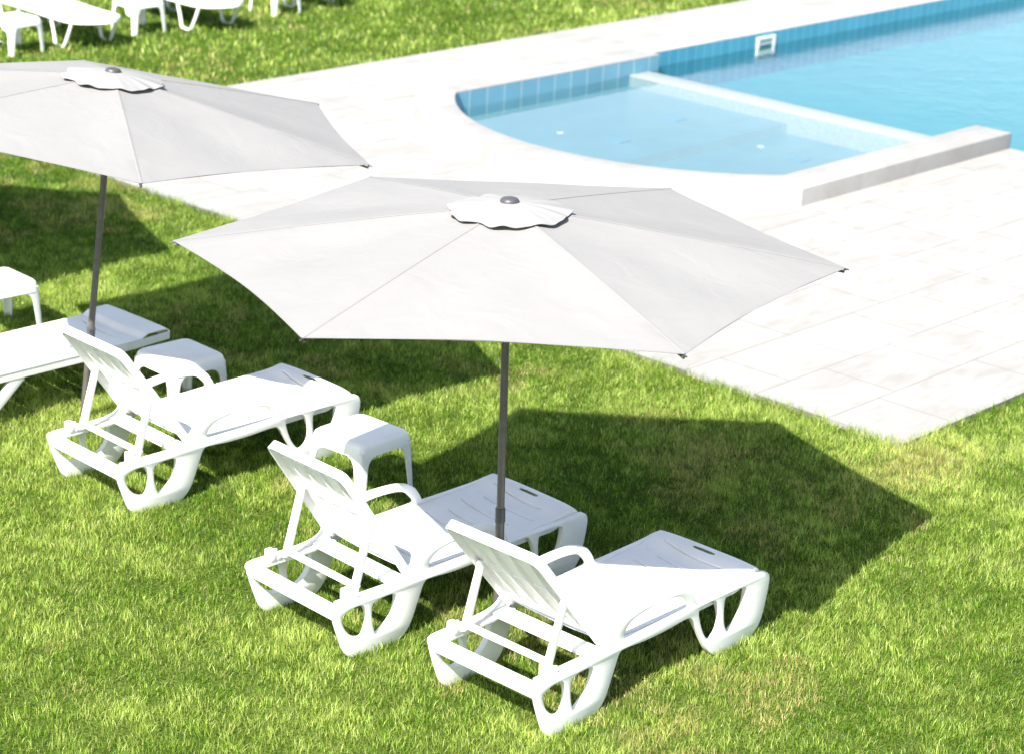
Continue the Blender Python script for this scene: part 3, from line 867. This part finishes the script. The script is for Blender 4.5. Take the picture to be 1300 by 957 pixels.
# ------------------------------------------------------------------ grass
rng = np.random.default_rng(11)
def vnoise(x, y, s, seed):
    """cheap smooth value noise, vectorised"""
    r = np.random.default_rng(seed); T = r.random((256, 256))
    X = x * s; Y = y * s; xi = np.floor(X).astype(int); yi = np.floor(Y).astype(int); fx = X - xi; fy = Y - yi
    fx = fx * fx * (3 - 2 * fx); fy = fy * fy * (3 - 2 * fy)
    g = lambda i, j: T[(xi + i) % 256, (yi + j) % 256]
    return (g(0, 0) * (1 - fx) + g(1, 0) * fx) * (1 - fy) + (g(0, 1) * (1 - fx) + g(1, 1) * fx) * fy
A2 = np.array([AX.x, AX.y]); B2 = np.array([BX.x, BX.y]); O2 = np.array([O0.x, O0.y])
def grass(name, n, region, hmin, hmax, wid, label, margin):
    """blades inside the view wedge: region(d0,d1,keep)"""
    d0, d1, keep = region
    # sample the wedge uniformly by area
    y = np.sqrt(rng.random(n) * (d1 ** 2 - d0 ** 2) + d0 ** 2)
    xh = .235
    x = (rng.random(n) * 2 - 1) * (xh * y + margin) - .02 * y
    P = np.stack([x, y], 1) - O2; a = P @ A2; b = P @ B2
    k = keep(a, b); x, y, a, b = x[k], y[k], a[k], b[k]
    n = len(x)
    big = vnoise(x + 50, y + 50, .55, 1); mid = vnoise(x + 50, y + 50, 2.2, 2); fine = vnoise(x + 50, y + 50, 9., 3); tuft = vnoise(x + 50, y + 50, 22., 4)
    keep2 = rng.random(n) < .42 + .58 * np.clip((tuft + fine * .6 - .45) * 2.6, 0, 1)
    x, y, a, b, big, mid, fine, tuft = [q[keep2] for q in (x, y, a, b, big, mid, fine, tuft)]; n = len(x)
    h = (hmin + (hmax - hmin) * rng.random(n) ** 1.6) * (.55 + .35 * mid + .45 * fine + .25 * tuft)
    ed = np.maximum(np.where(b < 10.6, a, -9), -9); edge = np.exp(-(np.minimum(np.abs(a) + 9 * (b > 10.6), np.abs(b) + 9 * (a < 0)) / .06) ** 2)
    h = h * (1 + .55 * edge)
    ang = rng.random(n) * 2 * np.pi; lean = h * (.15 + .75 * rng.random(n) ** 1.3)
    # neighbouring blades share a comb direction
    comb = vnoise(x + 50, y + 50, 5., 5) * 4 * np.pi; ang = np.where(rng.random(n) < .40, comb + rng.normal(0, .7, n), ang)
    lx = np.cos(ang) * lean; ly = np.sin(ang) * lean
    fa = rng.random(n) * 2 * np.pi; wx = np.cos(fa) * wid * .5 * (.7 + .6 * rng.random(n)); wy = np.sin(fa) * wid * .5 * (.7 + .6 * rng.random(n))
    z0 = -.034
    co = np.empty((n, 5, 3), np.float32)
    hz = h * np.sqrt(np.clip(1 - (lean / h) ** 2 * .55, .1, 1))
    co[:, 0] = np.stack([x - wx, y - wy, np.full(n, z0)], 1); co[:, 1] = np.stack([x + wx, y + wy, np.full(n, z0)], 1)
    co[:, 2] = np.stack([x + lx * .35 + wx * .85, y + ly * .35 + wy * .85, z0 + hz * .62], 1); co[:, 3] = np.stack([x + lx * .35 - wx * .85, y + ly * .35 - wy * .85, z0 + hz * .62], 1)
    co[:, 4] = np.stack([x + lx, y + ly, z0 + hz], 1)
    me = bpy.data.meshes.new(name)
    me.vertices.add(n * 5); me.vertices.foreach_set('co', co.reshape(-1))
    base = (np.arange(n) * 5)[:, None]
    loops = np.concatenate([base + np.array([0, 1, 2, 3]), base + np.array([3, 2, 4])], 1).reshape(-1).astype(np.int32)
    me.loops.add(n * 7); me.loops.foreach_set('vertex_index', loops)
    st = np.stack([np.arange(n) * 7, np.arange(n) * 7 + 4], 1).reshape(-1).astype(np.int32)
    me.polygons.add(n * 2); me.polygons.foreach_set('loop_start', st)
    me.update(calc_edges=True)
    # colour: lush green to yellow-green, dry straw here and there
    g1 = np.array([.024, .082, .003]); g2 = np.array([.122, .222, .014]); g3 = np.array([.44, .52, .14]); straw = np.array([.42, .36, .15])
    t = np.clip(.47 + (big - .5) * .55 + (mid - .5) * .45 + (fine - .5) * .35 + rng.normal(0, .30, n), 0, 1)[:, None]
    c = np.where(t < .5, g1 + (g2 - g1) * t * 2, g2 + (g3 - g2) * (t - .5) * 2)
    dry = np.exp(-(((a + .25) / .55) ** 2 + ((b - -.25) / .28) ** 2)) * .60 + np.exp(-(((a + 1.1) / .5) ** 2 + ((b - .55) / .3) ** 2)) * .25
    dryn = np.clip((vnoise(x + 50, y + 50, .9, 8) * .6 + vnoise(x + 50, y + 50, 4.5, 9) * .4 - .66) * 4, 0, .38)
    isdry = (rng.random(n) < .028 + np.clip(dryn + dry, 0, .8))[:, None]
    c = np.where(isdry, straw * (.7 + .5 * rng.random((n, 1))), c)
    c = c * (.62 + .6 * rng.random((n, 1))) * (.70 + .60 * tuft[:, None])
    colr = np.ones((n, 5, 4), np.float32)
    colr[:, :, :3] = c[:, None, :]
    at = me.color_attributes.new('tint', 'FLOAT_COLOR', 'POINT'); at.data.foreach_set('color', colr.reshape(-1))
    me.materials.append(GRASS)
    o = link(bpy.data.objects.new(name, me))
    tag(o, label, 'grass', None, 'stuff')
    return o
def near_keep(a, b):
    e = .012 + .05 * np.clip(vnoise(a + 50, b + 50, 11., 21) - .45, 0, 1)
    return (a < e) | (b < e)
grass('lawn_grass', 2200000, (7.2, 22.5, near_keep), .019, .050, .0026, 'bright green lawn grass with dry tufts under the near loungers', 1.1)
far_keep = lambda a, b: (b > 10.44)
grass('far_lawn_grass', 230000, (20.0, 36.0, far_keep), .03, .075, .010, 'sunlit lawn grass beyond the pale paving around the far loungers', .8)
